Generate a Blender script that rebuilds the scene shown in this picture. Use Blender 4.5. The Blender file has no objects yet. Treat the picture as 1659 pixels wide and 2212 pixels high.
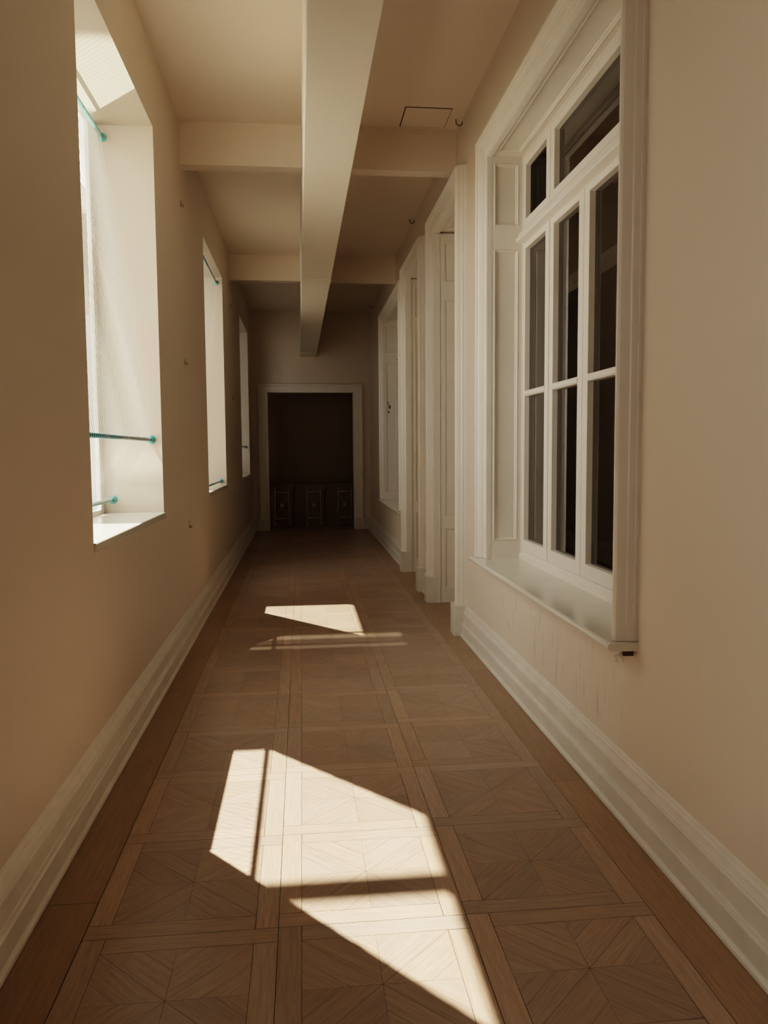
import bpy, bmesh, math, random
from mathutils import Vector, Matrix
random.seed(7)
scn = bpy.context.scene
COL = scn.collection

# ---------------------------------------------------------------- helpers
def link(o, parent=None):
    COL.objects.link(o)
    if parent is not None:
        o.parent = parent
    return o

def obj(name, bm, mat, parent=None, smooth=False, recalc=True, bevel=0.0):
    """one mesh object; geometry is given in world space"""
    if recalc:
        bmesh.ops.recalc_face_normals(bm, faces=bm.faces[:])
    if smooth:
        for f in bm.faces:
            f.smooth = True
    me = bpy.data.meshes.new(name)
    bm.to_mesh(me)
    bm.free()
    me.materials.append(mat)
    o = bpy.data.objects.new(name, me)
    link(o, parent)
    if parent is not None:
        me.transform(Matrix.Translation(-Vector(parent.location)))
    if bevel:
        m = o.modifiers.new('bevel', 'BEVEL')
        m.width = bevel
        m.segments = 2
        m.limit_method = 'ANGLE'
        m.angle_limit = math.radians(50)
    return o

def struct(o):
    o['kind'] = 'structure'
    return o

def tag(o, label, cat, group=None, kind=None):
    o['label'] = label
    o['category'] = cat
    if group: o['group'] = group
    if kind: o['kind'] = kind
    return o

def empty(name, loc=(0, 0, 0)):
    o = bpy.data.objects.new(name, None)
    o.empty_display_size = 0.1
    o.location = loc
    return link(o)

def box(bm, x0, x1, y0, y1, z0, z1):
    v = [bm.verts.new((x, y, z)) for x in (x0, x1) for y in (y0, y1) for z in (z0, z1)]
    for a in ((0, 1, 3, 2), (4, 6, 7, 5), (0, 4, 5, 1), (2, 3, 7, 6), (0, 2, 6, 4), (1, 5, 7, 3)):
        bm.faces.new([v[i] for i in a])

def BM(): return bmesh.new()

# plane maps: (a along the wall, b up, d out of the wall into the corridor)
def map_right(X):  return lambda a, b, d: (X - d, a, b)
def map_left(X):   return lambda a, b, d: (X + d, a, b)
def map_end(Y):    return lambda a, b, d: (a, Y - d, b)
def map_far(Y):    return lambda a, b, d: (a, Y + d, b)
def map_down(Z):   return lambda a, b, d: (b, a, Z - d)     # a = y, b = x

def grid_solid(bm, As, Bs, holes, d0, d1, M):
    """slab between d0 and d1 with rectangular holes, one clean shell"""
    As = sorted(set([round(a, 5) for a in As])); Bs = sorted(set([round(b, 5) for b in Bs]))
    def solid(i, j):
        if i < 0 or j < 0 or i >= len(As) - 1 or j >= len(Bs) - 1: return False
        ca = (As[i] + As[i + 1]) / 2; cb = (Bs[j] + Bs[j + 1]) / 2
        for h in holes:
            if h[0] < ca < h[1] and h[2] < cb < h[3]: return False
        return True
    cache = {}
    def V(i, j, k):
        key = (i, j, k)
        if key not in cache:
            cache[key] = bm.verts.new(M(As[i], Bs[j], d1 if k else d0))
        return cache[key]
    for i in range(len(As) - 1):
        for j in range(len(Bs) - 1):
            if not solid(i, j): continue
            for k in (0, 1):
                bm.faces.new([V(i, j, k), V(i + 1, j, k), V(i + 1, j + 1, k), V(i, j + 1, k)])
            if not solid(i - 1, j): bm.faces.new([V(i, j, 0), V(i, j + 1, 0), V(i, j + 1, 1), V(i, j, 1)])
            if not solid(i + 1, j): bm.faces.new([V(i + 1, j, 0), V(i + 1, j + 1, 0), V(i + 1, j + 1, 1), V(i + 1, j, 1)])
            if not solid(i, j - 1): bm.faces.new([V(i, j, 0), V(i + 1, j, 0), V(i + 1, j, 1), V(i, j, 1)])
            if not solid(i, j + 1): bm.faces.new([V(i, j + 1, 0), V(i + 1, j + 1, 0), V(i + 1, j + 1, 1), V(i, j + 1, 1)])

def frame(bm, a0, a1, b0, b1, prof, M, closed=False, w=1.0):
    """mitred moulding round a rectangle; prof = (u inward, d outward)"""
    rings = []
    for u, d in prof:
        u *= w
        pts = [(a0 + u, b0 + (u if closed else 0)), (a0 + u, b1 - u), (a1 - u, b1 - u), (a1 - u, b0 + (u if closed else 0))]
        rings.append([bm.verts.new(M(a, b, d)) for a, b in pts])
    n = 4 if closed else 3
    for r in range(len(rings) - 1):
        for k in range(n):
            bm.faces.new([rings[r][k], rings[r][(k + 1) % 4], rings[r + 1][(k + 1) % 4], rings[r + 1][k]])
    if not closed:
        bm.faces.new([r[0] for r in rings]); bm.faces.new([r[3] for r in reversed(rings)])
        # back
        for k in range(3):
            bm.faces.new([rings[-1][k], rings[-1][k + 1], rings[0][k + 1], rings[0][k]])

def extrude_profile(bm, prof, y0, y1, P):
    """prof (d,z) swept from y0 to y1; P(d,z,y)->xyz"""
    A = [bm.verts.new(P(d, z, y0)) for d, z in prof]
    B = [bm.verts.new(P(d, z, y1)) for d, z in prof]
    n = len(prof)
    for i in range(n):
        j = (i + 1) % n
        bm.faces.new([A[i], A[j], B[j], B[i]])
    bm.faces.new(A[::-1]); bm.faces.new(B)

def tube(bm, p0, p1, r, seg=16, r1=None):
    p0 = Vector(p0); p1 = Vector(p1); ax = (p1 - p0).normalized()
    t = Vector((0, 0, 1)) if abs(ax.z) < .9 else Vector((1, 0, 0))
    u = ax.cross(t).normalized(); v = ax.cross(u)
    r1 = r if r1 is None else r1
    A = []; B = []
    for i in range(seg):
        a = 2 * math.pi * i / seg
        o = u * math.cos(a) + v * math.sin(a)
        A.append(bm.verts.new(p0 + o * r)); B.append(bm.verts.new(p1 + o * r1))
    for i in range(seg):
        j = (i + 1) % seg
        bm.faces.new([A[i], A[j], B[j], B[i]])
    bm.faces.new(A[::-1]); bm.faces.new(B)

def lathe(bm, c, ax, prof, seg=24):
    """prof: (distance along ax, radius)"""
    c = Vector(c); ax = Vector(ax).normalized()
    t = Vector((0, 0, 1)) if abs(ax.z) < .9 else Vector((1, 0, 0))
    u = ax.cross(t).normalized(); v = ax.cross(u)
    rings = []
    for h, r in prof:
        rings.append([bm.verts.new(c + ax * h + (u * math.cos(2 * math.pi * i / seg) + v * math.sin(2 * math.pi * i / seg)) * max(r, 1e-4)) for i in range(seg)])
    for a, b in zip(rings, rings[1:]):
        for i in range(seg):
            j = (i + 1) % seg
            bm.faces.new([a[i], a[j], b[j], b[i]])
    bm.faces.new(rings[0][::-1]); bm.faces.new(rings[-1])

# ---------------------------------------------------------------- materials
def mat(name):
    m = bpy.data.materials.new(name); m.use_nodes = True
    nt = m.node_tree
    b = nt.nodes['Principled BSDF']
    return m, nt, b

def N(nt, t, **kw):
    n = nt.nodes.new(t)
    for k, v in kw.items():
        setattr(n, k, v)
    return n

def paint(name, col, col2=None, rough=.5, nscale=3.0, bump=.06, bscale=120, spec=.4, amount=.5):
    m, nt, b = mat(name)
    L = nt.links.new
    tc = N(nt, 'ShaderNodeTexCoord')
    no = N(nt, 'ShaderNodeTexNoise'); no.inputs['Scale'].default_value = nscale; no.inputs['Detail'].default_value = 6
    L(tc.outputs['Object'], no.inputs['Vector'])
    mx = N(nt, 'ShaderNodeMix', data_type='RGBA')
    cr = N(nt, 'ShaderNodeValToRGB'); cr.color_ramp.elements[0].position = .35; cr.color_ramp.elements[1].position = .7
    L(no.outputs['Fac'], cr.inputs['Fac'])
    mm = N(nt, 'ShaderNodeMath', operation='MULTIPLY'); mm.inputs[1].default_value = amount
    L(cr.outputs['Color'], mm.inputs[0])
    L(mm.outputs[0], mx.inputs['Factor'])
    mx.inputs['A'].default_value = (*col, 1); mx.inputs['B'].default_value = (*(col2 or [c * .9 for c in col]), 1)
    L(mx.outputs['Result'], b.inputs['Base Color'])
    b.inputs['Roughness'].default_value = rough
    b.inputs['Specular IOR Level'].default_value = spec
    n2 = N(nt, 'ShaderNodeTexNoise'); n2.inputs['Scale'].default_value = bscale; n2.inputs['Detail'].default_value = 4
    L(tc.outputs['Object'], n2.inputs['Vector'])
    bp = N(nt, 'ShaderNodeBump'); bp.inputs['Strength'].default_value = bump; bp.inputs['Distance'].default_value = .003
    L(n2.outputs['Fac'], bp.inputs['Height']); L(bp.outputs['Normal'], b.inputs['Normal'])
    return m

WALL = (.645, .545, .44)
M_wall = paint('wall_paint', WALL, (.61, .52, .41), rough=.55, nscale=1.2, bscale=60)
M_wallL = paint('left_wall_shade_paint', tuple(c * .86 for c in WALL), (.53, .45, .355), rough=.55, nscale=1.2, bscale=60)  # wall paint darkened to stand in for shade on the window side
M_ceil = paint('ceiling_paint', (.72, .62, .51), (.67, .57, .46), rough=.6, nscale=.8, bscale=50)
M_beam = paint('beam_paint', (.70, .63, .52), (.66, .59, .48), rough=.55, nscale=.8, bscale=50)
M_reveal = paint('reveal_paint', (.47, .40, .315), (.445, .38, .30), rough=.5, nscale=1.4, bscale=60)  # wall paint darkened to hold down the strong window light
M_trim = paint('trim_gloss_paint', (.73, .675, .585), (.67, .62, .535), rough=.32, nscale=5, bscale=40, bump=.05, spec=.5, amount=.6)
M_trim2 = paint('baseboard_paint', (.67, .62, .535), (.56, .515, .44), rough=.35, nscale=9, bscale=60, bump=.08, spec=.5, amount=.6)
M_sill = paint('sill_gloss_paint', (.66, .62, .53), (.58, .55, .46), rough=.18, nscale=4, bscale=25, bump=.06, spec=.6)
M_dark = paint('dark_room_paint', (.05, .03, .018), (.04, .024, .014), rough=.7)  # lack of light in this room put into a near-black wall colour
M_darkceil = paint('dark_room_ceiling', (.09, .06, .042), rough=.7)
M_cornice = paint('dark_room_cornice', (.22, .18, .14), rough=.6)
M_hall = paint('end_room_wall', (.12, .068, .030), (.10, .056, .024), rough=.6)  # dark wall colour stands in for the unlit end room

# right wall: cream paint with scuffs under the window
def wall_right_mat():
    m = paint('right_wall_paint', WALL, (.61, .52, .41), rough=.5, nscale=1.2, bscale=60)
    nt = m.node_tree; L = nt.links.new; b = nt.nodes['Principled BSDF']
    src = b.inputs['Base Color'].links[0].from_socket
    tc = N(nt, 'ShaderNodeTexCoord'); mp = N(nt, 'ShaderNodeMapping'); mp.inputs['Scale'].default_value = (1, 26, 4.5)
    L(tc.outputs['Object'], mp.inputs['Vector'])
    n = N(nt, 'ShaderNodeTexNoise'); n.inputs['Scale'].default_value = 1.0; n.inputs['Detail'].default_value = 5; n.inputs['Roughness'].default_value = .65
    L(mp.outputs[0], n.inputs['Vector'])
    cr = N(nt, 'ShaderNodeValToRGB'); cr.color_ramp.elements[0].position = .56; cr.color_ramp.elements[1].position = .70
    L(n.outputs['Fac'], cr.inputs['Fac'])
    sp = N(nt, 'ShaderNodeSeparateXYZ'); L(tc.outputs['Object'], sp.inputs[0])
    def rng(sock, a, b_, c, d):
        r1 = N(nt, 'ShaderNodeMapRange'); r1.inputs[1].default_value = a; r1.inputs[2].default_value = b_
        r2 = N(nt, 'ShaderNodeMapRange'); r2.inputs[1].default_value = d; r2.inputs[2].default_value = c
        L(sock, r1.inputs[0]); L(sock, r2.inputs[0])
        k = N(nt, 'ShaderNodeMath', operation='MULTIPLY'); L(r1.outputs[0], k.inputs[0]); L(r2.outputs[0], k.inputs[1])
        return k.outputs[0]
    mz = rng(sp.outputs['Z'], .24, .34, .50, .72)
    my = rng(sp.outputs['Y'], 2.9, 3.5, 4.7, 5.6)
    k = N(nt, 'ShaderNodeMath', operation='MULTIPLY'); L(mz, k.inputs[0]); L(my, k.inputs[1])
    k2 = N(nt, 'ShaderNodeMath', operation='MULTIPLY'); L(k.outputs[0], k2.inputs[0]); L(cr.outputs['Color'], k2.inputs[1])
    k3 = N(nt, 'ShaderNodeMath', operation='MULTIPLY'); L(k2.outputs[0], k3.inputs[0]); k3.inputs[1].default_value = .75
    mx = N(nt, 'ShaderNodeMix', data_type='RGBA'); L(k3.outputs[0], mx.inputs['Factor']); L(src, mx.inputs['A']); mx.inputs['B'].default_value = (.22, .2, .15, 1)
    L(mx.outputs['Result'], b.inputs['Base Color'])
    return m
M_wallR = wall_right_mat()

def wood(name, dark, light, rough=.32, attr=True):
    m, nt, b = mat(name); L = nt.links.new
    uv = N(nt, 'ShaderNodeTexCoord')
    mp = N(nt, 'ShaderNodeMapping'); mp.inputs['Scale'].default_value = (3.5, 60, 1)
    L(uv.outputs['UV'], mp.inputs['Vector'])
    n = N(nt, 'ShaderNodeTexNoise'); n.inputs['Scale'].default_value = 1.5; n.inputs['Detail'].default_value = 8; n.inputs['Roughness'].default_value = .62; n.inputs['Distortion'].default_value = .9
    L(mp.outputs[0], n.inputs['Vector'])
    mp2 = N(nt, 'ShaderNodeMapping'); mp2.inputs['Scale'].default_value = (14, 420, 1)
    L(uv.outputs['UV'], mp2.inputs['Vector'])
    n2 = N(nt, 'ShaderNodeTexNoise'); n2.inputs['Scale'].default_value = 1; n2.inputs['Detail'].default_value = 3
    L(mp2.outputs[0], n2.inputs['Vector'])
    cr = N(nt, 'ShaderNodeValToRGB'); cr.color_ramp.elements[0].position = .3; cr.color_ramp.elements[1].position = .72
    cr.color_ramp.elements[0].color = (*dark, 1); cr.color_ramp.elements[1].color = (*light, 1)
    L(n.outputs['Fac'], cr.inputs['Fac'])
    # fine pores
    r2 = N(nt, 'ShaderNodeMapRange'); r2.inputs[1].default_value = .3; r2.inputs[2].default_value = .6; r2.inputs[3].default_value = .84; r2.inputs[4].default_value = 1.03
    L(n2.outputs['Fac'], r2.inputs[0])
    mul = N(nt, 'ShaderNodeVectorMath', operation='SCALE'); L(cr.outputs['Color'], mul.inputs[0]); L(r2.outputs[0], mul.inputs['Scale'])
    at = N(nt, 'ShaderNodeVertexColor', layer_name='tone')
    m3 = N(nt, 'ShaderNodeVectorMath', operation='MULTIPLY'); L(mul.outputs[0], m3.inputs[0]); L(at.outputs['Color'], m3.inputs[1])
    L(m3.outputs[0], b.inputs['Base Color'])
    # worn varnish
    n3 = N(nt, 'ShaderNodeTexNoise'); n3.inputs['Scale'].default_value = 1.3; n3.inputs['Detail'].default_value = 1
    L(uv.outputs['Object'], n3.inputs['Vector'])
    rr = N(nt, 'ShaderNodeMapRange'); rr.inputs[1].default_value = .3; rr.inputs[2].default_value = .7; rr.inputs[3].default_value = rough - .02; rr.inputs[4].default_value = rough + .08
    L(n3.outputs['Fac'], rr.inputs[0]); L(rr.outputs[0], b.inputs['Roughness'])
    b.inputs['Specular IOR Level'].default_value = .42
    bp = N(nt, 'ShaderNodeBump'); bp.inputs['Strength'].default_value = .12; bp.inputs['Distance'].default_value = .001
    L(n.outputs['Fac'], bp.inputs['Height']); L(bp.outputs['Normal'], b.inputs['Normal'])
    return m
M_floor = wood('oak_parquet', (.25, .168, .112), (.36, .25, .175))

def flat(name, col, rough=.5, metal=0, spec=.5, trans=0, ior=1.45):
    m, nt, b = mat(name)
    b.inputs['Base Color'].default_value = (*col, 1); b.inputs['Roughness'].default_value = rough
    b.inputs['Metallic'].default_value = metal; b.inputs['Specular IOR Level'].default_value = spec
    b.inputs['Transmission Weight'].default_value = trans; b.inputs['IOR'].default_value = ior
    return m
M_gap = flat('floor_gap', (.035, .02, .012), .8)
M_teal = flat('teal_acrylic', (.16, .62, .62), .12, trans=.35, ior=1.3)
M_tealdark = flat('deep_teal_acrylic', (.03, .20, .27), .12, trans=.15, ior=1.3)
M_string = flat('nylon_string', (.48, .46, .40), .4)
M_metal = flat('aged_brass', (.25, .17, .09), .45, metal=.8)
M_clip = paint('clip_paint', (.46, .38, .28), rough=.6, nscale=40)
M_wooddark = paint('unlit_case_wood', (.12, .058, .032), (.09, .042, .022), rough=.4, nscale=14)  # wood colour darkened because the end room gets little light
M_grille = paint('pale_grille_metal', (.36, .28, .20), (.28, .21, .15), rough=.5, nscale=12)
M_crack = flat('dark_crack', (.05, .035, .025), .8)
M_extdark = paint('sky_blocker_dark', (.30, .29, .27), rough=.8, nscale=2)  # kept dark so the added wall throws back little light
M_ext = paint('exterior_stone', (.42, .38, .32), rough=.8, nscale=2)

def glass(name, tint, gloss=.06):
    m = bpy.data.materials.new(name); m.use_nodes = True; nt = m.node_tree
    nt.nodes.clear(); L = nt.links.new
    o = N(nt, 'ShaderNodeOutputMaterial'); tr = N(nt, 'ShaderNodeBsdfTransparent'); tr.inputs[0].default_value = (*tint, 1)
    gl = N(nt, 'ShaderNodeBsdfGlossy'); gl.inputs['Roughness'].default_value = .02
    lw = N(nt, 'ShaderNodeFresnel'); lw.inputs[0].default_value = 1.5
    k = N(nt, 'ShaderNodeMath', operation='MULTIPLY'); k.inputs[1].default_value = gloss
    L(lw.outputs[0], k.inputs[0])
    mx = N(nt, 'ShaderNodeMixShader'); L(k.outputs[0], mx.inputs[0]); L(tr.outputs[0], mx.inputs[1]); L(gl.outputs[0], mx.inputs[2]); L(mx.outputs[0], o.inputs[0])
    return m
M_glassL = [glass('clear_window_glass', (.97, .97, .95), .6), glass('dimming_window_glass', (.66, .65, .62), .6), glass('strong_dimming_glass', (.33, .34, .34), .6)]  # last two tints added to cut daylight towards the far end
M_glassR = glass('dark_tinted_glass', (.20, .165, .15), .3)  # dark tint on the right-hand panes

# ---------------------------------------------------------------- layout (metres; y runs down the corridor)
XL, XR = -0.225, 2.0
XL2, XR2 = -0.635, 2.49
YB, YE = -5.6, 14.98
ZC = 4.10
PAN = .6
ROW0 = 2.387
LWIN = [(3.57, 5.36), (7.95, 9.80), (12.42, 14.24), (.1, .93)]  # last window is unseen, added and sized to light the near end
LZ0, LZ1 = 1.095, 3.585
# right side: outer casing rectangles
RW = [(2.93, 5.48), (9.81, 12.36)]
RD = [(6.15, 7.68), (8.15, 9.68)]
CW = .15

# ---------------------------------------------------------------- floor
def build_floor():
    bm = BM()
    uvl = bm.loops.layers.uv.new('UVMap'); cl = bm.loops.layers.float_color.new('tone')
    def piece(pts, ang, tone, gap=.0008):
        P = [Vector(p) for p in pts]
        n = len(P)
        area = sum(P[i].x * P[(i + 1) % n].y - P[(i + 1) % n].x * P[i].y for i in range(n))
        if area < 0: P = P[::-1]
        Q = []
        for i in range(n):
            a, b_, c = P[i - 1], P[i], P[(i + 1) % n]
            e1 = (b_ - a).normalized(); e2 = (c - b_).normalized()
            n1 = Vector((-e1.y, e1.x)); n2 = Vector((-e2.y, e2.x))
            k = 1 + n1.dot(n2)
            if k < .15: k = .15
            Q.append(b_ + (n1 + n2) / k * gap)
        ou, ov = random.uniform(0, 50), random.uniform(0, 50)
        f = bm.faces.new([bm.verts.new((q.x, q.y, 0)) for q in Q])
        ca, sa = math.cos(ang), math.sin(ang)
        for l in f.loops:
            x, y = l.vert.co.x, l.vert.co.y
            l[uvl].uv = (x * ca + y * sa + ou, -x * sa + y * ca + ov)
            l[cl] = (*tone, 1)
    def T(base=1.0, var=.12, warm=0.0):
        k = base * random.uniform(1 - var, 1 + var)
        w = random.uniform(-.03, .03) + warm
        return (k * (1 + w), k, k * (1 - 1.6 * w))
    w = .073
    k0 = int(math.floor((YB - ROW0) / PAN)); k1 = int(math.ceil((YE - ROW0) / PAN))
    for r in range(k0, k1):
        y0 = ROW0 + r * PAN
        for c in range(3):
            x0 = c * PAN
            S = PAN
            ox, oy = x0, y0
            Q = lambda a, b_: (ox + a, oy + b_)
            H = 0; V = math.pi / 2
            piece([Q(0, 0), Q(S - w, 0), Q(S - w, w), Q(0, w)], H, T(1.08, .10), .0011)
            piece([Q(S - w, 0), Q(S, 0), Q(S, S - w), Q(S - w, S - w)], V, T(1.08, .10), .0011)
            piece([Q(w, S - w), Q(S, S - w), Q(S, S), Q(w, S)], H, T(1.08, .10), .0011)
            piece([Q(0, w), Q(w, w), Q(w, S), Q(0, S)], V, T(1.08, .10), .0011)
            m = S / 2
            lo, hi = w, S - w
            cx = (m, m)
            # eight triangles round the centre, each of two boards cut parallel to the diagonal
            for sx in (-1, 1):
                for sy in (-1, 1):
                    corner = (m + sx * (m - w), m + sy * (m - w))
                    ang = math.atan2(sy, sx)
                    qt = random.uniform(.90, 1.10)
                    for mid in ((m + sx * (m - w), m), (m, m + sy * (m - w))):
                        f = random.uniform(.40, .62)
                        # split line parallel to diagonal from point on axis edge to outer edge
                        p1 = (cx[0] + (mid[0] - cx[0]) * f, cx[1] + (mid[1] - cx[1]) * f)
                        p2 = (mid[0] + (corner[0] - mid[0]) * (1 - f), mid[1] + (corner[1] - mid[1]) * (1 - f))
                        t1, t2 = T(qt, .045), T(qt, .045)
                        piece([Q(*cx), Q(*p1), Q(*p2), Q(*corner)], ang, t1, .0006)
                        piece([Q(*p1), Q(*mid), Q(*p2)], ang, t2, .0004)
    # border boards along the walls
    for (xa, xb) in ((-.30, 0.0), (1.80, XR2 + .1)):
        y = YB
        while y < YE + 1.4:
            L_ = random.uniform(1.1, 2.2)
            y2 = min(y + L_, YE + 1.4)
            if xb > 2:
                for xs in ((1.80, 1.955), (1.955, 2.16), (2.16, 2.36), (2.36, 2.59)):
                    piece([(xs[0], y), (xs[1], y), (xs[1], y2), (xs[0], y2)], math.pi / 2, T(.86, .07, .10), .0010)
            else:
                piece([(xa, y), (xb, y), (xb, y2), (xa, y2)], math.pi / 2, T(.80, .07, .13), .0013)
            y = y2
    # threshold and boards beyond the end doorway
    yt = ROW0 + k1 * PAN
    x = -2.0
    for i in range(8):
        ya = yt + i * .18
        piece([(0, ya), (1.8, ya), (1.8, ya + .18), (0, ya + .18)], 0, T(.7, .07, .05), .001)
    # dark bed in the joints
    f = bm.faces.new([bm.verts.new(p) for p in ((-.6, YB - .3, -.004), (2.8, YB - .3, -.004), (2.8, YE + 2, -.004), (-.6, YE + 2, -.004))])
    for l in f.loops: l[cl] = (.16, .13, .11, 1)
    o = obj('floor', bm, M_floor, recalc=False)
    for p in o.data.polygons:
        pass
    return struct(o)
build_floor()

# ---------------------------------------------------------------- walls
def wall_left():
    bm = BM()
    holes = [(a, b, LZ0 - .04, LZ1) for a, b in LWIN]
    As = [YB - .3, YE + .3] + [v for w in LWIN for v in w]
    grid_solid(bm, As, [-.05, LZ0 - .04, LZ1, ZC + .25], holes, XL - XL2, 0, lambda a, b, d: (XL - d, a, b))
    # reveals carry the darkened paint: second slot
    bmesh.ops.recalc_face_normals(bm, faces=bm.faces[:])
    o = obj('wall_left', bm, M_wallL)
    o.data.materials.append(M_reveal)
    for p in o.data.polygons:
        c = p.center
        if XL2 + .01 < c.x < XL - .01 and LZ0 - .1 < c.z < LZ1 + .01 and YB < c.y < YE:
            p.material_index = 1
    return struct(o)
wall_left()

def rect_in(r, z1):  # inner opening of a casing rectangle
    return (r[0] + CW, r[1] - CW)
RWZ0, RWZ1 = .735, 3.60
RDZ1 = 3.695
def wall_right():
    bm = BM()
    holes = [(a + CW - .045, b - CW + .045, RWZ0 - .03, RWZ1 - CW + .055) for a, b in RW] + [(a + CW - .045, b - CW + .045, -.06, RDZ1 - CW + .045) for a, b in RD]
    As = [YB - .3, YE + .3] + [v for h in holes for v in h[:2]]
    Bs = [-.05, ZC + .25] + [v for h in holes for v in h[2:] if v > 0]
    grid_solid(bm, As, Bs, holes, 0, XR2 - XR, lambda a, b, d: (XR + d, a, b))
    return struct(obj('wall_right', bm, M_wallR))
wall_right()

def wall_end():
    bm = BM()
    grid_solid(bm, [XL2, .056, 1.704, XR2], [-.05, 2.62, ZC + .25], [(.056, 1.704, -.1, 2.62)], 0, .22, lambda a, b, d: (a, YE + .02 + d, b))
    struct(obj('wall_end', bm, M_wall))
    bm = BM(); box(bm, XL2, XR2, YB - .25, YB, -.05, ZC + .25)
    struct(obj('wall_back', bm, M_wall))
wall_end()

def ceiling():
    bm = BM(); box(bm, XL2, XR2, YB - .3, YE + .3, ZC, ZC + .2)
    c = struct(obj('ceiling', bm, M_ceil))
    # cross beams
    n = 1
    for y0, y1 in ((-1.95, -1.82), (2.30, 2.43), (6.545, 6.685), (10.79, 10.905)):
        bm = BM(); box(bm, XL - .02, XR + .02, y0, y1, 3.768, ZC + .02)
        struct(obj('trim_%d' % n, bm, M_ceil)); n += 1
    # long boxed beam down the middle
    bm = BM()
    z0 = 3.27
    def xs(y): return .7455 - (y - 3.26) * .00425, 1.049 - (y - 3.26) * .0044
    ys = [YB, 8.36, 8.40, 8.40001, 14.55, YE + .03]
    v = []
    for y in (YB, YE + .03):
        a, b = xs(y)
        v.append([bm.verts.new(p) for p in ((a, y, z0), (b, y, z0), (b, y, ZC + .02), (a, y, ZC + .02))])
    for k in range(4):
        bm.faces.new([v[0][k], v[0][(k + 1) % 4], v[1][(k + 1) % 4], v[1][k]])
    bm.faces.new(v[0][::-1]); bm.faces.new(v[1])
    # slim collars where the casing boards of the beam meet
    for ya, yb, dz in ((8.34, 8.56, .004), (14.45, YE + .03, .012)):
        a, b = xs(ya)
        box(bm, a - .002, b + .003, ya, yb, z0 - dz, z0 + .02)
    struct(obj('trim_%d' % n, bm, M_beam, bevel=.004))
ceiling()
TRIM_N = 6

# ---------------------------------------------------------------- baseboards
BASE = [(0, -.01), (.052, -.01), (.060, .004), (.058, .014), (.050, .022), (.046, .024), (.046, .096), (.041, .105), (.030, .108),
        (.028, .110), (.028, .176), (.031, .179), (.034, .184), (.033, .191), (.028, .195), (.028, .199), (.022, .204), (.017, .214), (.015, .224), (.009, .231), (.007, .238), (0, .245)]
def base(name, segs, P):
    bm = BM()
    for a, b in segs: extrude_profile(bm, BASE, a, b, P)
    return struct(obj(name, bm, M_trim2))
base('baseboard_left', [(YB, YE + .02)], lambda d, z, y: (XL + d, y, z))
base('baseboard_right', [(YB, RD[0][0] + .01), (RD[0][1] - .01, RD[1][0] + .01), (RD[1][1] - .01, YE + .02)], lambda d, z, y: (XR - d, y, z))
base('baseboard_end', [(XL, -.115), (1.865, XR)], lambda d, z, y: (y, YE + .02 - d, z))

# ---------------------------------------------------------------- casing profile
CAS = [(0, 0), (0, .012), (.004, .016), (.004, .040), (.008, .046), (.010, .070), (.014, .082), (.022, .090), (.034, .091), (.042, .086),
       (.047, .074), (.052, .068), (.060, .066), (.064, .058), (.083, .057), (.085, .051), (.100, .051), (.102, .045), (.117, .045), (.121, .039),
       (.135, .038), (.141, .042), (.148, .040), (.150, .034), (.150, 0)]
BEAD = [(0, 0), (0, .006), (.003, .009), (.007, .009), (.010, .004), (.014, .002), (.016, .006), (.020, .006), (.022, -.004), (.022, -.010)]

def panel_board(bm, a0, a1, b0, b1, panels, M, t=.022):
    """flat board with recessed panels; d = 0 is its face"""
    As = [a0, a1] + [v for p in panels for v in p[:2]]
    Bs = [b0, b1] + [v for p in panels for v in p[2:]]
    grid_solid(bm, As, Bs, panels, -t, 0, M)
    for p in panels:
        frame(bm, p[0], p[1], p[2], p[3], [(0, -.001), (.002, .003), (.006, .004), (.009, -.001), (.012, -.003), (.016, -.003), (.020, -.012), (.020, -.016)], M, closed=True)
        v = [bm.verts.new(M(a, b, -.012)) for a, b in ((p[0], p[2]), (p[1], p[2]), (p[1], p[3]), (p[0], p[3]))]
        bm.faces.new(v)

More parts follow.
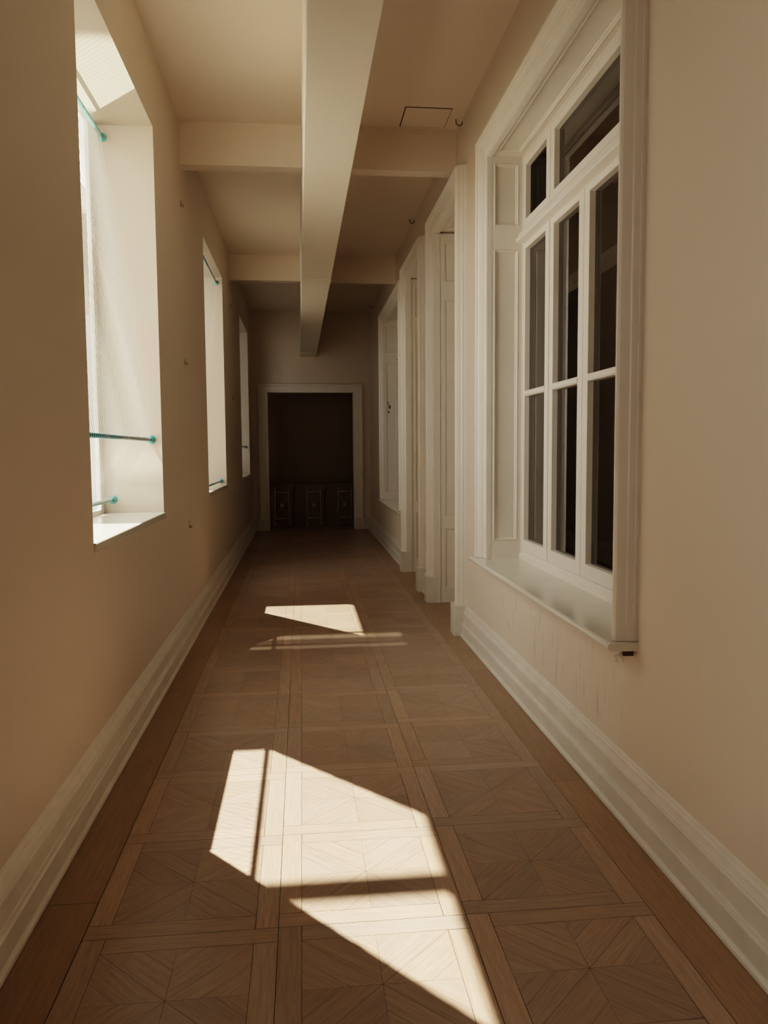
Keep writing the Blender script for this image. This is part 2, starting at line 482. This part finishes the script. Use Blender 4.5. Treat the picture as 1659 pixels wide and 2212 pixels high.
# ---------------------------------------------------------------- right-hand windows
def right_window(idx, r):
    root = empty('window_%d' % idx, (XR, (r[0] + r[1]) / 2, RWZ0)); struct(root)
    a0, a1 = r; ia0, ia1 = a0 + CW, a1 - CW; zi = RWZ1 - CW + .01
    MR = map_right(XR)
    bm = BM(); frame(bm, a0, a1, RWZ0 + .002, RWZ1, CAS, MR); obj('casing', bm, M_trim, root)
    # sill board with rounded nose
    bm = BM()
    prof = [(-.24, .0), (.112, 0), (.122, -.004), (.127, -.013), (.125, -.022), (.117, -.030), (.09, -.033), (-.24, -.033)]
    extrude_profile(bm, [(d, RWZ0 + z) for d, z in prof], a0 - .015, a1 + .015, lambda d, z, y: (XR - d, y, z)); obj('sill', bm, M_sill, root)
    # panelled reveals
    XF = 2.215
    zt = zi
    for (Y, s) in ((ia1, -1), (ia0, 1)):
        bm = BM()
        Mx = lambda a, b, d, Y=Y, s=s: (a, Y + s * d, b)
        panel_board(bm, 1.998, XF + .02, RWZ0, zt, [(2.012, 2.182, .865, 2.845), (2.012, 2.182, 3.00, 3.41)], lambda a, b, d: Mx(a, b, d))
        obj('jamb_panelling', bm, M_trim, root)
    bm = BM()
    panel_board(bm, ia0, ia1, 1.998, XF + .02, [(ia0 + .06, ia1 - .06, 2.02, 2.18)], map_down(zt))
    obj('head_panelling', bm, M_trim, root)
    # back lining of the opening, beyond the glass
    bm = BM()
    box(bm, XF + .02, XR2 + .03, ia1 - .002, ia1 + .03, RWZ0, zt + .03); box(bm, XF + .02, XR2 + .03, ia0 - .03, ia0 + .002, RWZ0, zt + .03)
    box(bm, XF + .02, XR2 + .03, ia0, ia1, zt - .002, zt + .03); box(bm, XF + .02, XR2 + .03, ia0, ia1, RWZ0 - .03, RWZ0)
    box(bm, XR2 + .0, XR2 + .03, ia1 - .0, ia1 + .14, RWZ0, zt + .14)
    obj('back_lining', bm, M_cornice, root)
    # fixed frame
    MF = map_right(XF)
    zb = RWZ0
    bm = BM()
    FR = [(0, -.06), (0, .0), (.012, .004), (.018, .012), (.026, .012), (.030, .004), (.034, 0), (.034, -.06)]
    frame(bm, ia0, ia1, zb + .0, zt, FR, MF, closed=False)
    # bottom rail, two steps
    extrude_profile(bm, [(-.06, zb), (.016, zb), (.016, zb + .034), (.006, zb + .044), (.004, zb + .06), (-.06, zb + .06)], ia0, ia1, lambda d, z, y: (XF - d, y, z))
    obj('window_frame', bm, M_trim, root)
    # transom
    bm = BM()
    extrude_profile(bm, [(-.06, 2.875), (.0, 2.875), (.012, 2.882), (.045, 2.893), (.052, 2.902), (.050, 2.918), (.038, 2.926), (.034, 2.945), (.018, 2.955), (.012, 2.972), (.0, 2.978), (-.06, 2.978)],
                    ia0 + .002, ia1 - .002, lambda d, z, y: (XF - d, y, z))
    obj('transom', bm, M_trim, root)
    off = ia1 - 5.33
    # sashes: (y0,y1,z0,z1, glass rect list)
    def sash(y0, y1, z0, z1, wy0, wy1, wz0, wz1, bar=None, d=.0):
        bm = BM()
        y0 += off; y1 += off
        wy = (y0 + wy0, y1 - wy1); wz = (z0 + wz0, z1 - wz1)
        holes = []
        if bar: holes = [(wy[0], wy[1], wz[0], bar - .019), (wy[0], wy[1], bar + .019, wz[1])]
        else: holes = [(wy[0], wy[1], wz[0], wz[1])]
        As = [y0, y1, wy[0], wy[1]]; Bs = [z0, z1] + [v for h in holes for v in h[2:]]
        grid_solid(bm, As, Bs, holes, -.045 + d, .008 + d, MF)
        if bar:  # rounded glazing bar
            extrude_profile(bm, [(.004 + d, bar - .017), (.013 + d, bar - .012), (.016 + d, bar), (.013 + d, bar + .012), (.004 + d, bar + .017)], wy[0] - .012, wy[1] + .012, lambda q, z, y: (XF - q, y, z))
        s = obj('sash', bm, M_trim, root, bevel=.003)
        for h in holes:
            bm = BM(); M2 = map_right(XF + .026 - d)
            v = [bm.verts.new(M2(a, b, 0)) for a, b in ((h[0] - .004, h[2] - .004), (h[1] + .004, h[2] - .004), (h[1] + .004, h[3] + .004), (h[0] - .004, h[3] + .004))]
            bm.faces.new(v); g = obj('pane', bm, M_glassR); g.parent = s; g.data.transform(Matrix.Translation(-Vector(root.location)))
    zl0, zl1 = zb + .062, 2.873
    zu0, zu1 = 2.980, zt - .036
    lower = [(4.738, 5.295, .078, .040), (4.150, 4.728, .075, .070), (3.568, 4.144, .070, .075), (3.115, 3.558, .062, .030)]
    for y0, y1, w0, w1 in lower:
        sash(y0, y1, zl0, zl1, w0, w1, .078, .038, bar=1.872)
    upper = [(4.738, 5.295, .072, .042), (3.568, 4.728, .070, .068), (3.115, 3.558, .062, .030)]
    for y0, y1, w0, w1 in upper:
        sash(y0, y1, zu0, zu1, w0, w1, .050, .045)
    # slim cover bead between first and second leaf
    for yc in (4.733, 3.563):
        bm = BM(); box(bm, XF - .016, XF - .004, yc + off - .012, yc + off + .008, zl0, zl1); obj('cover_bead', bm, M_trim, root, bevel=.004)
    return root
right_window(4, RW[0]); right_window(5, RW[1])

# ---------------------------------------------------------------- doors on the right
def right_door(idx, r):
    root = empty('door_%d' % idx, (XR, (r[0] + r[1]) / 2, 0)); struct(root)
    a0, a1 = r; ia0, ia1 = a0 + CW, a1 - CW; zi = RDZ1 - CW
    bm = BM(); frame(bm, a0, a1, .25, RDZ1, CAS, map_right(XR)); obj('casing', bm, M_trim, root)
    for y0, y1 in ((a0 - .012, ia0 + .002), (ia1 - .002, a1 + .012)):
        bm = BM(); box(bm, XR - .104, XR + .002, y0, y1, -.002, .252); obj('plinth_block', bm, M_trim2, root, bevel=.004)
    for (Y, s) in ((ia1, -1), (ia0, 1)):
        bm = BM()
        Mx = lambda a, b, d, Y=Y, s=s: (a, Y + s * d, b)
        # rebate strip then panelled lining
        panel_board(bm, 2.025, XR2, -.002, zi - .0, [(2.075, 2.41, .14, .735), (2.075, 2.41, .86, 2.93), (2.075, 2.41, 3.09, 3.475)], lambda a, b, d: Mx(a, b, d - .012))
        grid_solid(bm, [1.999, 2.032], [-.002, zi], [], -.03, .0, lambda a, b, d: Mx(a, b, d))
        obj('jamb_panelling', bm, M_trim, root)
    bm = BM()
    panel_board(bm, ia0, ia1, 2.025, XR2, [(ia0 + .07, ia1 - .07, 2.075, 2.41)], lambda a, b, d: map_down(zi)(a, b, d - .012))
    grid_solid(bm, [ia0, ia1], [1.999, 2.032], [], -.03, 0, map_down(zi))
    obj('head_panelling', bm, M_trim, root)
    # pair of closed panelled leaves at the back of the opening
    ym = (ia0 + ia1) / 2
    for y0, y1, sgn in ((ia0 + .003, ym - .002, 1), (ym + .002, ia1 - .003, -1)):
        bm = BM()
        pn = [(y0 + .09, y1 - .09, .16, .75), (y0 + .09, y1 - .09, .90, 2.5), (y0 + .09, y1 - .09, 2.65, 3.42)]
        panel_board(bm, y0, y1, .004, zi - .004, pn, map_right(2.44), t=.04)
        lf = obj('door_leaf', bm, M_trim, root)
        if sgn == 1:
            bm = BM(); yy = y1 - .045
            lathe(bm, (2.44, yy, 1.05), (-1, 0, 0), [(0, .022), (.006, .022), (.008, .010), (.03, .008), (.036, .018), (.05, .026), (.06, .022), (.066, .008)], 16)
            k = obj('door_knob', bm, M_metal, smooth=True); k.parent = lf; k.data.transform(Matrix.Translation(-Vector(root.location)))
    return root
right_door(1, RD[0]); right_door(2, RD[1])

# end doorway
def end_door():
    root = empty('door_3', (.88, YE + .02, 0)); struct(root)
    w = .171
    bm = BM(); frame(bm, .056 - w + .0, 1.704 + w, .20, 2.62 + w - .025, [(u * w / .15, d * .62) for u, d in CAS], map_end(YE + .02)); obj('casing', bm, M_trim, root)
    for x0, x1 in ((.056 - w - .006, .058), (1.702, 1.704 + w + .006)):
        bm = BM(); box(bm, x0, x1, YE - .052, YE + .022, -.002, .202); obj('plinth_block', bm, M_trim2, root, bevel=.004)
    bm = BM()
    box(bm, .050, .075, YE, YE + .25, -.002, 2.62); box(bm, 1.685, 1.71, YE, YE + .25, -.002, 2.62); box(bm, .05, 1.71, YE, YE + .25, 2.60, 2.63)
    obj('jamb_lining', bm, M_trim, root)
end_door()

# ---------------------------------------------------------------- dark room behind the right windows
def dark_room():
    x1 = 5.2
    bm = BM()
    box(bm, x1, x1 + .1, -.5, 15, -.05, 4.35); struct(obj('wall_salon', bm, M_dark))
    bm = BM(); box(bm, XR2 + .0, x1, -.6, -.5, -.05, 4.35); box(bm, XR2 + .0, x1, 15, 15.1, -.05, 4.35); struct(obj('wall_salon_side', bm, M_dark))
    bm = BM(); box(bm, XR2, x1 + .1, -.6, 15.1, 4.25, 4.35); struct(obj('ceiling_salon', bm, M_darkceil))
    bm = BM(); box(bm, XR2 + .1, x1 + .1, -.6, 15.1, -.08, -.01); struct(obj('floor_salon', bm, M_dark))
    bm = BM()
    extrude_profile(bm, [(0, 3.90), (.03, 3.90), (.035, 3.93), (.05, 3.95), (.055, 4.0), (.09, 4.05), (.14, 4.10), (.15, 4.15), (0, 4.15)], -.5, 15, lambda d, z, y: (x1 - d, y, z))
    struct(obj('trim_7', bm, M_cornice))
dark_room()

# ---------------------------------------------------------------- room beyond the end doorway
def end_room():
    y1 = 15.85
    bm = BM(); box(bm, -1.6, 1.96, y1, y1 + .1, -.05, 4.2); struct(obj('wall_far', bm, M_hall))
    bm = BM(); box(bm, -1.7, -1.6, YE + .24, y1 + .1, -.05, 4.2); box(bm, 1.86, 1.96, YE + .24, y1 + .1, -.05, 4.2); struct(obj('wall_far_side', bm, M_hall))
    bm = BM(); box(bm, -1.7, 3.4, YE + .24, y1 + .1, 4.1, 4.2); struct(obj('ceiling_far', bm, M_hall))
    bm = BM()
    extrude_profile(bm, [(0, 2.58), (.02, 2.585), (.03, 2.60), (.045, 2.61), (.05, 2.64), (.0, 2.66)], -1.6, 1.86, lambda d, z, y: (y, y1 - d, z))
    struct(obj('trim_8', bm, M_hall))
    # long dark console / radiator case with three pale grilles
    root = empty('radiator_case', (.88, 15.70, 0))
    tag(root, 'dark wooden radiator case with three pale X-pattern grilles beyond the end doorway', 'radiator cover')
    F = 15.56
    y1 -= .004; bm = BM(); box(bm, -.5, 1.84, F, y1, 0, .86); obj('case_body', bm, M_wooddark, root)
    for n_, (x0, x1, dz, dy) in enumerate(((-.5, .40, 0, -.05), (.40, 1.04, -.012, -.02), (1.04, 1.84, .006, -.05))):
        bm = BM()
        extrude_profile(bm, [(-.21, .86 + dz), (.0, .86 + dz), (.008, .872 + dz), (.02, .88 + dz), (.022, .90 + dz), (.036, .908 + dz), (.04, .935 + dz), (.03, .942 + dz), (-.21, .942 + dz)], x0, x1, lambda d, z, y: (y, F + dy + .02 - d, z))
        obj('top_ledge', bm, M_wooddark, root)
    bm = BM(); box(bm, -.5, 1.84, F - .03, F + .01, 0, .05); obj('skirting', bm, M_wooddark, root)
    for xc in (.49, 1.11):
        bm = BM()
        box(bm, xc - .045, xc + .045, F - .05, F, .0, .05)
        lathe(bm, (xc, F - .028, .05), (0, 0, 1), [(0, .038), (.02, .04), (.03, .03), (.05, .026), (.3, .029), (.62, .024), (.64, .034), (.66, .03), (.69, .045), (.70, .045)], 20)
        box(bm, xc - .055, xc + .055, F - .06, F, .75, .86)
        obj('column', bm, M_wooddark, root)
    for xc in (.30, .925, 1.535):
        x0, x1 = xc - .135, xc + .135
        bm = BM(); yf = F - .012
        for x in (x0, x1):
            tube(bm, (x, yf, .07), (x, yf, .80), .0105, 10)
            lathe(bm, (x, yf, .035), (0, 0, 1), [(0, .022), (.01, .022), (.02, .014), (.045, .012), (.06, .018), (.07, .011)], 10)
        for z in (.175, .69):
            tube(bm, (x0, yf, z), (x1, yf, z), .0105, 10)
        tube(bm, (x0, yf, .175), (x1, yf, .69), .004, 8); tube(bm, (x1, yf, .175), (x0, yf, .69), .004, 8)
        g = obj('grille', bm, M_grille, root, smooth=True)
        bm = BM()
        lathe(bm, (xc, yf - .004, .4325), (0, -1, 0), [(0, .034), (.006, .036), (.01, .030), (.016, .022), (.022, .014), (.026, .006)], 16)
        for k in range(8):
            a = k * math.pi / 4
            lathe(bm, (xc + .03 * math.cos(a), yf - .006, .4325 + .03 * math.sin(a)), (0, -1, 0), [(0, .010), (.008, .010), (.013, .004)], 8)
        k = obj('rosette', bm, M_grille, smooth=True); k.parent = g; k.data.transform(Matrix.Translation(-Vector(root.location)))
end_room()

# ---------------------------------------------------------------- left windows: sill, frame, glass, rods and strings
def left_window(idx, a0, a1):
    root = empty('window_%d' % idx, (XL, (a0 + a1) / 2, LZ0)); struct(root)
    bm = BM()
    extrude_profile(bm, [(-.41, LZ0 - .04), (.008, LZ0 - .04), (.012, LZ0 - .036), (.012, LZ0 - .004), (.008, LZ0), (-.41, LZ0)], a0 - .004, a1 + .004, lambda d, z, y: (XL + d, y, z))
    obj('sill', bm, M_sill, root)
    XG = -.622
    bm = BM()
    grid_solid(bm, [a0, a0 + .09, a1 - .09, a1], [LZ0 - .04, LZ0 + .03, LZ1 - .002, LZ1 + .01], [(a0 + .09, a1 - .09, LZ0 + .03, LZ1 - .002)], -.012, .016, map_left(XG))
    fr = obj('window_frame', bm, M_trim, root, bevel=.004)
    bm = BM(); Mg = map_left(XG)
    bm.faces.new([bm.verts.new(Mg(a, b, 0)) for a, b in ((a0 + .08, LZ0 + .02), (a1 - .08, LZ0 + .02), (a1 - .08, LZ1), (a0 + .08, LZ1))])
    obj('pane', bm, M_glassL[{2: 1, 3: 2}.get(idx, 0)], root)
WNUM = {0: 1, 1: 2, 2: 3, 3: 6}
for i, (a, b) in enumerate(LWIN):
    left_window(WNUM[i], a, b)

def rod(x, z, y0, y1, where, name_mat, rr=.0125, group=None):
    root = empty('curtain_rod', (x, y0, z))
    tag(root, where, 'rod', group)
    bm = BM(); tube(bm, (x, y0 + .004, z), (x, y1 - .004, z), rr, 20); obj('bar', bm, name_mat, root, smooth=True)
    for ye, s in ((y1, -1), (y0, 1)):
        bm = BM()
        lathe(bm, (x, ye, z), (0, s, 0), [(0, .027), (.003, .029), (.007, .028), (.010, .022), (.011, .019), (.018, .018), (.030, .0175), (.034, .0165), (.036, .013)], 28)
        obj('wall_flange', bm, M_teal, root, smooth=True)
        bm = BM()
        tube(bm, (x - .020, ye + s * .045, z + .020), (x + .020, ye + s * .045, z - .020), .0018, 8)
        obj('split_pin', bm, M_metal, root)
    return root

def strings(rows, y0, y1, step, label, rings=None):
    """rows: list of ((x,z),(x,z)) sheets of threads"""
    bm = BM()
    n = int((y1 - y0 - .12) / step)
    for (p, q, sh) in rows:
        for i in range(n):
            ya = y0 + .07 + i * step; yb = ya + sh
            tube(bm, (p[0], ya, p[1]), (q[0], yb, q[1]), .0012, 4)
    for (x, z) in (rings or []):
        for i in range(n):
            y = y0 + .07 + i * step
            lathe(bm, (x, y, z), (0, 1, .0), [(0, .0125), (.0005, .0137), (.0028, .0137), (.0033, .0125)], 12)
    o = obj('string_curtain', bm, M_string)
    return tag(o, label, 'string curtain', kind='stuff')

TOP, MID, BOT = (-.544, 3.507), (-.293, 1.578), (-.553, 1.185)
r_ = .0125
for i in (0, 2):
    y0, y1 = LWIN[i]
    w = 'nearest left-hand window' if i == 0 else 'farthest left-hand window'
    rod(*TOP, y0, y1, 'teal rod high under the top of the %s' % w, M_teal, .0135)
    rod(*MID, y0, y1, 'dark teal rod wound with strings across the middle of the %s' % w, M_tealdark, .0125)
    rod(*BOT, y0, y1, 'pale teal rod just above the sill of the %s' % w, M_teal, .0125)
    strings([((TOP[0] + r_, TOP[1]), (MID[0] + r_, MID[1]), .0), ((TOP[0] - r_, TOP[1]), (MID[0] - r_, MID[1]), .018), ((MID[0] - .006, MID[1] - r_), (BOT[0] + r_, BOT[1]), .0)], y0, y1, .036,
            'sheet of fine pale strings stretched between the teal rods of the %s' % w, rings=[MID, BOT])
T2, M2_, B2 = (-.294, 3.523), (-.565, 1.50), (-.290, 1.138)
y0, y1 = LWIN[1]
w = 'second left-hand window'
rod(*T2, y0, y1, 'teal rod high under the top of the %s' % w, M_tealdark, .0125)
rod(*M2_, y0, y1, 'teal rod close to the glass of the %s' % w, M_teal, .0125)
rod(*B2, y0, y1, 'dark teal rod just above the sill of the %s' % w, M_tealdark, .0125)
strings([((T2[0], T2[1]), (M2_[0], M2_[1]), 0), ((M2_[0], M2_[1]), (B2[0], B2[1]), .018)], y0, y1, .036,
        'sheet of fine pale strings stretched between the teal rods of the %s' % w, rings=[T2, B2])

# ---------------------------------------------------------------- ceiling hatch, hooks and wall clips
def hatch():
    root = empty('access_hatch', (1.705, 6.33, ZC))
    tag(root, 'square painted access hatch in the ceiling beside the first cross beam', 'hatch')
    bm = BM(); grid_solid(bm, [1.521, 1.529, 1.883, 1.887], [6.14, 6.148, 6.50, 6.504], [(1.529, 1.883, 6.148, 6.50)], -.001, .002, lambda a, b, d: (a, b, ZC - .0015 - d)); obj('shadow_gap', bm, M_crack, root)
    bm = BM(); box(bm, 1.529, 1.883, 6.148, 6.50, ZC - .004, ZC + .002); obj('hatch_panel', bm, M_ceil, root)
hatch()

def hook(y, where, x=XR, z=4.06, s=1.0):
    root = empty('picture_hook', (x, y, z))
    tag(root, where, 'hook')
    bm = BM(); box(bm, x - .010 * s, x + .002, y - .018, y + .018, z - .035, z + .03); obj('wall_plate', bm, M_trim, root, bevel=.003)
    bm = BM()
    pts = []
    for k in range(9):
        a = math.pi * k / 8
        pts.append((x - .012 - .026 * (1 - math.cos(a)) / 1.0, y, z - .012 - .026 * math.sin(a)))
    pts = [(x, y, z - .012)] + pts + [(x - .064, y, z + .008)]
    for p, q in zip(pts, pts[1:]): tube(bm, p, q, .0055, 8)
    obj('hook_arm', bm, M_metal, root, smooth=True)
hook(6.26, 'small cream hook high on the right wall beside the ceiling hatch')
hook(8.92, 'small hook high on the right wall between the two ceiling cross beams')
hook(14.1, 'tiny hook high on the right wall near the far end')

def clip(y, z, where, w=.045, h=.05, gp=None):
    root = empty('wall_clip', (XL, y, z))
    tag(root, where, 'clip', gp)
    bm = BM(); box(bm, XL - .002, XL + .006, y - w * .5, y - w * .5 + .012, z - h * .35, z + h * .65); box(bm, XL - .002, XL + .006, y - w * .5, y + w * .5, z - h * .35, z - h * .35 + .022)
    obj('clip_plate', bm, M_clip, root, bevel=.001)
    bm = BM(); box(bm, XL + .003, XL + .024, y - w * .35, y + w * .5, z - h * .35, z - h * .35 + .018); obj('clip_tab', bm, M_clip, root, bevel=.001)
for Y, side in ((6.53, 'between the first and second left-hand windows'), (10.85, 'between the second and third left-hand windows')):
    clip(Y, 3.45, 'highest painted clip on the left wall ' + side, .03, .045)
    clip(Y, 2.21, 'middle painted clip on the left wall ' + side, .04, .045)
    clip(Y, .90, 'lowest painted clip on the left wall ' + side, .055, .065)

# crumbled plaster under the near end of the right window sill
def chip():
    root = empty('plaster_chip', (1.95, 2.94, .69))
    tag(root, 'broken plaster crumb hanging under the near end of the right-hand window sill', 'plaster')
    bm = BM()
    for k in range(7):
        c = Vector((1.935 + random.uniform(-.02, .04), 2.945 + random.uniform(-.02, .012), .688 - .006 * k))
        s = .014 - .0013 * k
        r = bmesh.ops.create_icosphere(bm, subdivisions=1, radius=s)
        for v in r['verts']:
            v.co = Vector((v.co.x * random.uniform(.7, 1.5), v.co.y * random.uniform(.7, 1.3), v.co.z * .8)) + c
    obj('crumbs', bm, M_trim2, root)
    bm = BM(); box(bm, 1.945, 1.985, 2.925, 2.945, .680, .703); obj('dark_hole', bm, M_crack, root)
chip()

# dark chips in the paint of the far window jamb
def paint_chips():
    bm = BM()
    for (x, z, w, h) in ((2.045, 2.235, .010, .022), (2.058, 2.20, .012, .014), (2.072, 2.17, .020, .038), (2.052, 2.09, .014, .022), (2.035, 2.21, .007, .018)):
        n = 9; Y = RW[1][1] - CW - .0005 + .013
        bm.faces.new([bm.verts.new((x + w * math.cos(2 * math.pi * k / n) * random.uniform(.5, 1), Y - .003, z + h * math.sin(2 * math.pi * k / n) * random.uniform(.5, 1))) for k in range(n)])
    o = obj('paint_chips', bm, M_crack)
    tag(o, 'dark chips of missing paint on the white panel of the farthest right-hand window', 'paint damage', kind='stuff')
paint_chips()

# ---------------------------------------------------------------- outside: unseen slabs and a wall added to cut sun and skylight
def outside():
    n = 9
    for (f0, f1, z0, z1, x0) in ((2.51, 2.65, 5.48, 5.52, -3.4), (6.355, 6.415, 5.48, 5.50, -3.4), (3.88, 4.50, 4.45, 4.50, -3.4), (7.57, 15.0, 4.45, 4.50, -7.0)):  # unseen slabs added to shade parts of the sun patches
        y0 = f0 + .609 * z1; y1 = f1 + .609 * z0
        bm = BM(); box(bm, x0, XL2, y0, y1, z0, z1)
        struct(obj('trim_%d' % n, bm, M_ext)); n += 1
    bm = BM(); box(bm, XL2 - .0, XL2 + .2, YB - .3, 17.5, ZC + .25, 6.2)
    struct(obj('wall_outside', bm, M_ext))
    for (f0, f1) in ((3.2, 5.915), (5.985, 6.085), (6.135, 6.185), (6.34, 8.0)):  # unseen bars added to cut the glint spot into stripes
        q = lambda f: .57 + (9 - 5.5) / 9 * (f - .57)
        bm = BM(); box(bm, -3.2, XL2, q(f0), q(f1), 5.49, 5.51)
        struct(obj('trim_%d' % n, bm, M_ext)); n += 1
    bm = BM(); box(bm, -13, -6.5, 7.0, 40, -5, 10.5)  # unseen wall added to dim the sky at the farther windows
    struct(obj('sky_blocker', bm, M_extdark))
    bm = BM(); box(bm, -30, XL2 - .3, -25, 45, -5.1, -5.0)
    struct(obj('ground', bm, M_ext))
outside()

# ---------------------------------------------------------------- light
sun = bpy.data.lights.new('sun', 'SUN'); sun.energy = 23.0; sun.angle = math.radians(.53); sun.color = (1, .90, .76)
so = bpy.data.objects.new('sun', sun); link(so)
so.rotation_euler = Vector((.503, -.609, -1)).to_track_quat('-Z', 'Y').to_euler()

# faint second sun patch: sunlight thrown back by a glazed wall across the yard
sl = bpy.data.lights.new('sun_glint', 'SPOT'); sl.energy = 5500; sl.spot_size = math.radians(13); sl.spot_blend = .3; sl.shadow_soft_size = .03; sl.color = (1, .92, .8)
sg = bpy.data.objects.new('sun_glint', sl); link(sg); sg.location = (-3.83, .57, 9)
sg.rotation_euler = (Vector((.72, 6.15, 0)) - Vector((-3.83, .57, 9))).to_track_quat('-Z', 'Y').to_euler()

# added spot for sunlight mirrored up from below, raking over the window soffit
s3 = bpy.data.lights.new('soffit_glint', 'SPOT'); s3.energy = 6000; s3.spot_size = math.radians(6.5); s3.spot_blend = .45; s3.shadow_soft_size = .02; s3.color = (1, .95, .74)
g3 = bpy.data.objects.new('soffit_glint', s3); link(g3)
P3 = Vector((-.42, 4.72, 3.585)) - Vector((.503, -.609, 1)) * 6
g3.location = P3; g3.rotation_euler = Vector((.503, -.609, 1)).to_track_quat('-Z', 'Y').to_euler()

w = bpy.data.worlds.new('world'); scn.world = w; w.use_nodes = True
bg = w.node_tree.nodes['Background']; bg.inputs[0].default_value = (1.0, .95, .88, 1); bg.inputs[1].default_value = 4.0
for (a, b) in LWIN:
    pl = bpy.data.lights.new('sky_portal', 'AREA'); pl.shape = 'RECTANGLE'; pl.size = b - a; pl.size_y = LZ1 - LZ0
    pl.cycles.is_portal = True
    po = bpy.data.objects.new('sky_portal', pl); link(po)
    po.location = (XL2 - .02, (a + b) / 2, (LZ0 + LZ1) / 2)
    po.rotation_euler = (math.radians(90), 0, math.radians(-90))

# ---------------------------------------------------------------- camera (solved from the parquet grid)
F_PX = 1697.2
yaw, pitch, roll = .103698524, -.077998689, -.007717976
cy, sy, cp, sp = math.cos(yaw), math.sin(yaw), math.cos(pitch), math.sin(pitch)
fw = Vector((sy * cp, cy * cp, sp)); rt = Vector((cy, -sy, 0)); up = rt.cross(fw)
r2 = math.cos(roll) * rt + math.sin(roll) * up; u2 = -math.sin(roll) * rt + math.cos(roll) * up
cam = bpy.data.cameras.new('camera'); co = bpy.data.objects.new('camera', cam); link(co)
cam.sensor_fit = 'VERTICAL'; cam.sensor_height = 36.0; cam.lens = F_PX / 2212 * 36
cam.clip_start = .05; cam.clip_end = 200
Mx = Matrix(((r2.x, u2.x, -fw.x, .69556), (r2.y, u2.y, -fw.y, 0), (r2.z, u2.z, -fw.z, 1.4944), (0, 0, 0, 1)))
co.matrix_world = Mx
scn.camera = co

scn.view_settings.view_transform = 'Filmic'
scn.view_settings.look = 'Medium High Contrast'
scn.view_settings.exposure = .70
scn.cycles.max_bounces = 9
scn.cycles.diffuse_bounces = 6
scn.cycles.transparent_max_bounces = 12
scn.cycles.sample_clamp_indirect = 6
scn.cycles.use_denoising = True
